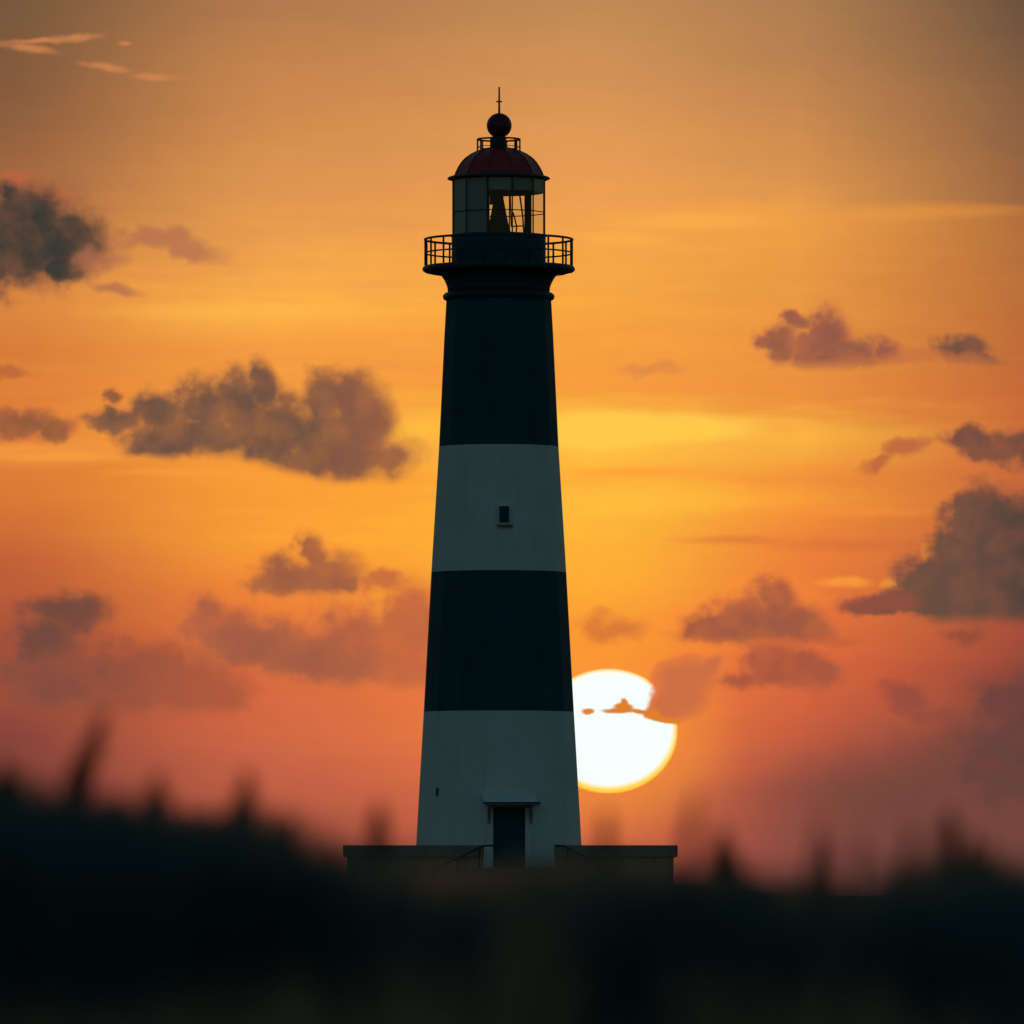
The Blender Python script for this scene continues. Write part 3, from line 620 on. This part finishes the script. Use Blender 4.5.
pls = [ # px, top row, distance, lean (m), head length, head half width, label
 (52, 722, 15.0, 0.088, 0.20, 0.040, 'tallest grass plume of all, leaning right at the left of the frame'),
 (58, 768, 14.8, 0.030, 0.12, 0.026, 'dark plume hugging the base of the tallest leaning plume'),
 (20, 772, 14.2, -0.02, 0.10, 0.040, 'grass plume nearest the left edge of the picture'),
 (-2, 782, 14.4, 0.01, 0.09, 0.040, 'grass plume cut by the left edge of the picture'),
 (150, 786, 14.2, 0.012, 0.11, 0.042, 'rounded plume midway between the tallest plume and the notch in the grass'),
 (120, 812, 15.0, -0.02, 0.07, 0.030, 'short plume just right of the tallest leaning plume'),
 (234, 782, 14.6, 0.022, 0.12, 0.036, 'upright dark plume topping the left hummock'),
 (256, 800, 15.0, -0.02, 0.10, 0.034, 'plume pressed against the upright dark plume of the left hummock'),
 (196, 822, 13.8, -0.01, 0.07, 0.026, 'low plume in the dip of the left hummock'),
 (284, 828, 14.4, 0.012, 0.08, 0.024, 'thin plume at the right shoulder of the left hummock'),
 (375, 814, 14.6, 0.006, 0.085, 0.026, 'lone plume in front of the left end of the terrace wall'),
 (330, 852, 14.4, 0.004, 0.06, 0.020, 'low plume left of the terrace corner'),
 (604, 824, 14.0, 0.004, 0.06, 0.014, 'faint thin plume in front of the right half of the terrace'),
 (668, 806, 12.6, 0.040, 0.12, 0.012, 'slender plume leaning right over the terrace corner below the sun'),
 (716, 838, 14.4, 0.010, 0.10, 0.034, 'dark rounded plume just right of the terrace'),
 (735, 862, 15.2, 0.0, 0.05, 0.018, 'small plume right behind the dark rounded plume by the terrace'),
 (804, 832, 12.8, 0.022, 0.12, 0.010, 'thin upright plume in the middle of the right side grass'),
 (822, 850, 14.6, 0.01, 0.08, 0.012, 'short thin plume beside the thin upright plume'),
 (858, 846, 13.2, 0.004, 0.08, 0.009, 'faintest narrow plume in the right side grass'),
 (902, 836, 13.2, 0.014, 0.10, 0.013, 'narrow plume left of the bushy plume'),
 (942, 822, 14.4, 0.012, 0.13, 0.036, 'bushy dark plume, tallest in the right side grass'),
 (966, 846, 15.0, 0.012, 0.08, 0.026, 'small plume tucked right of the bushy plume'),
 (990, 856, 14.0, 0.0, 0.06, 0.012, 'thin plume nearest the right edge of the picture'),
]
for i, (px, row, d, lean, head, hw, lab) in enumerate(pls):
    plume('grass_plume', lab, at(px, d), d, hz(row, d), lean, head*1.15, hw*1.15, i+3)
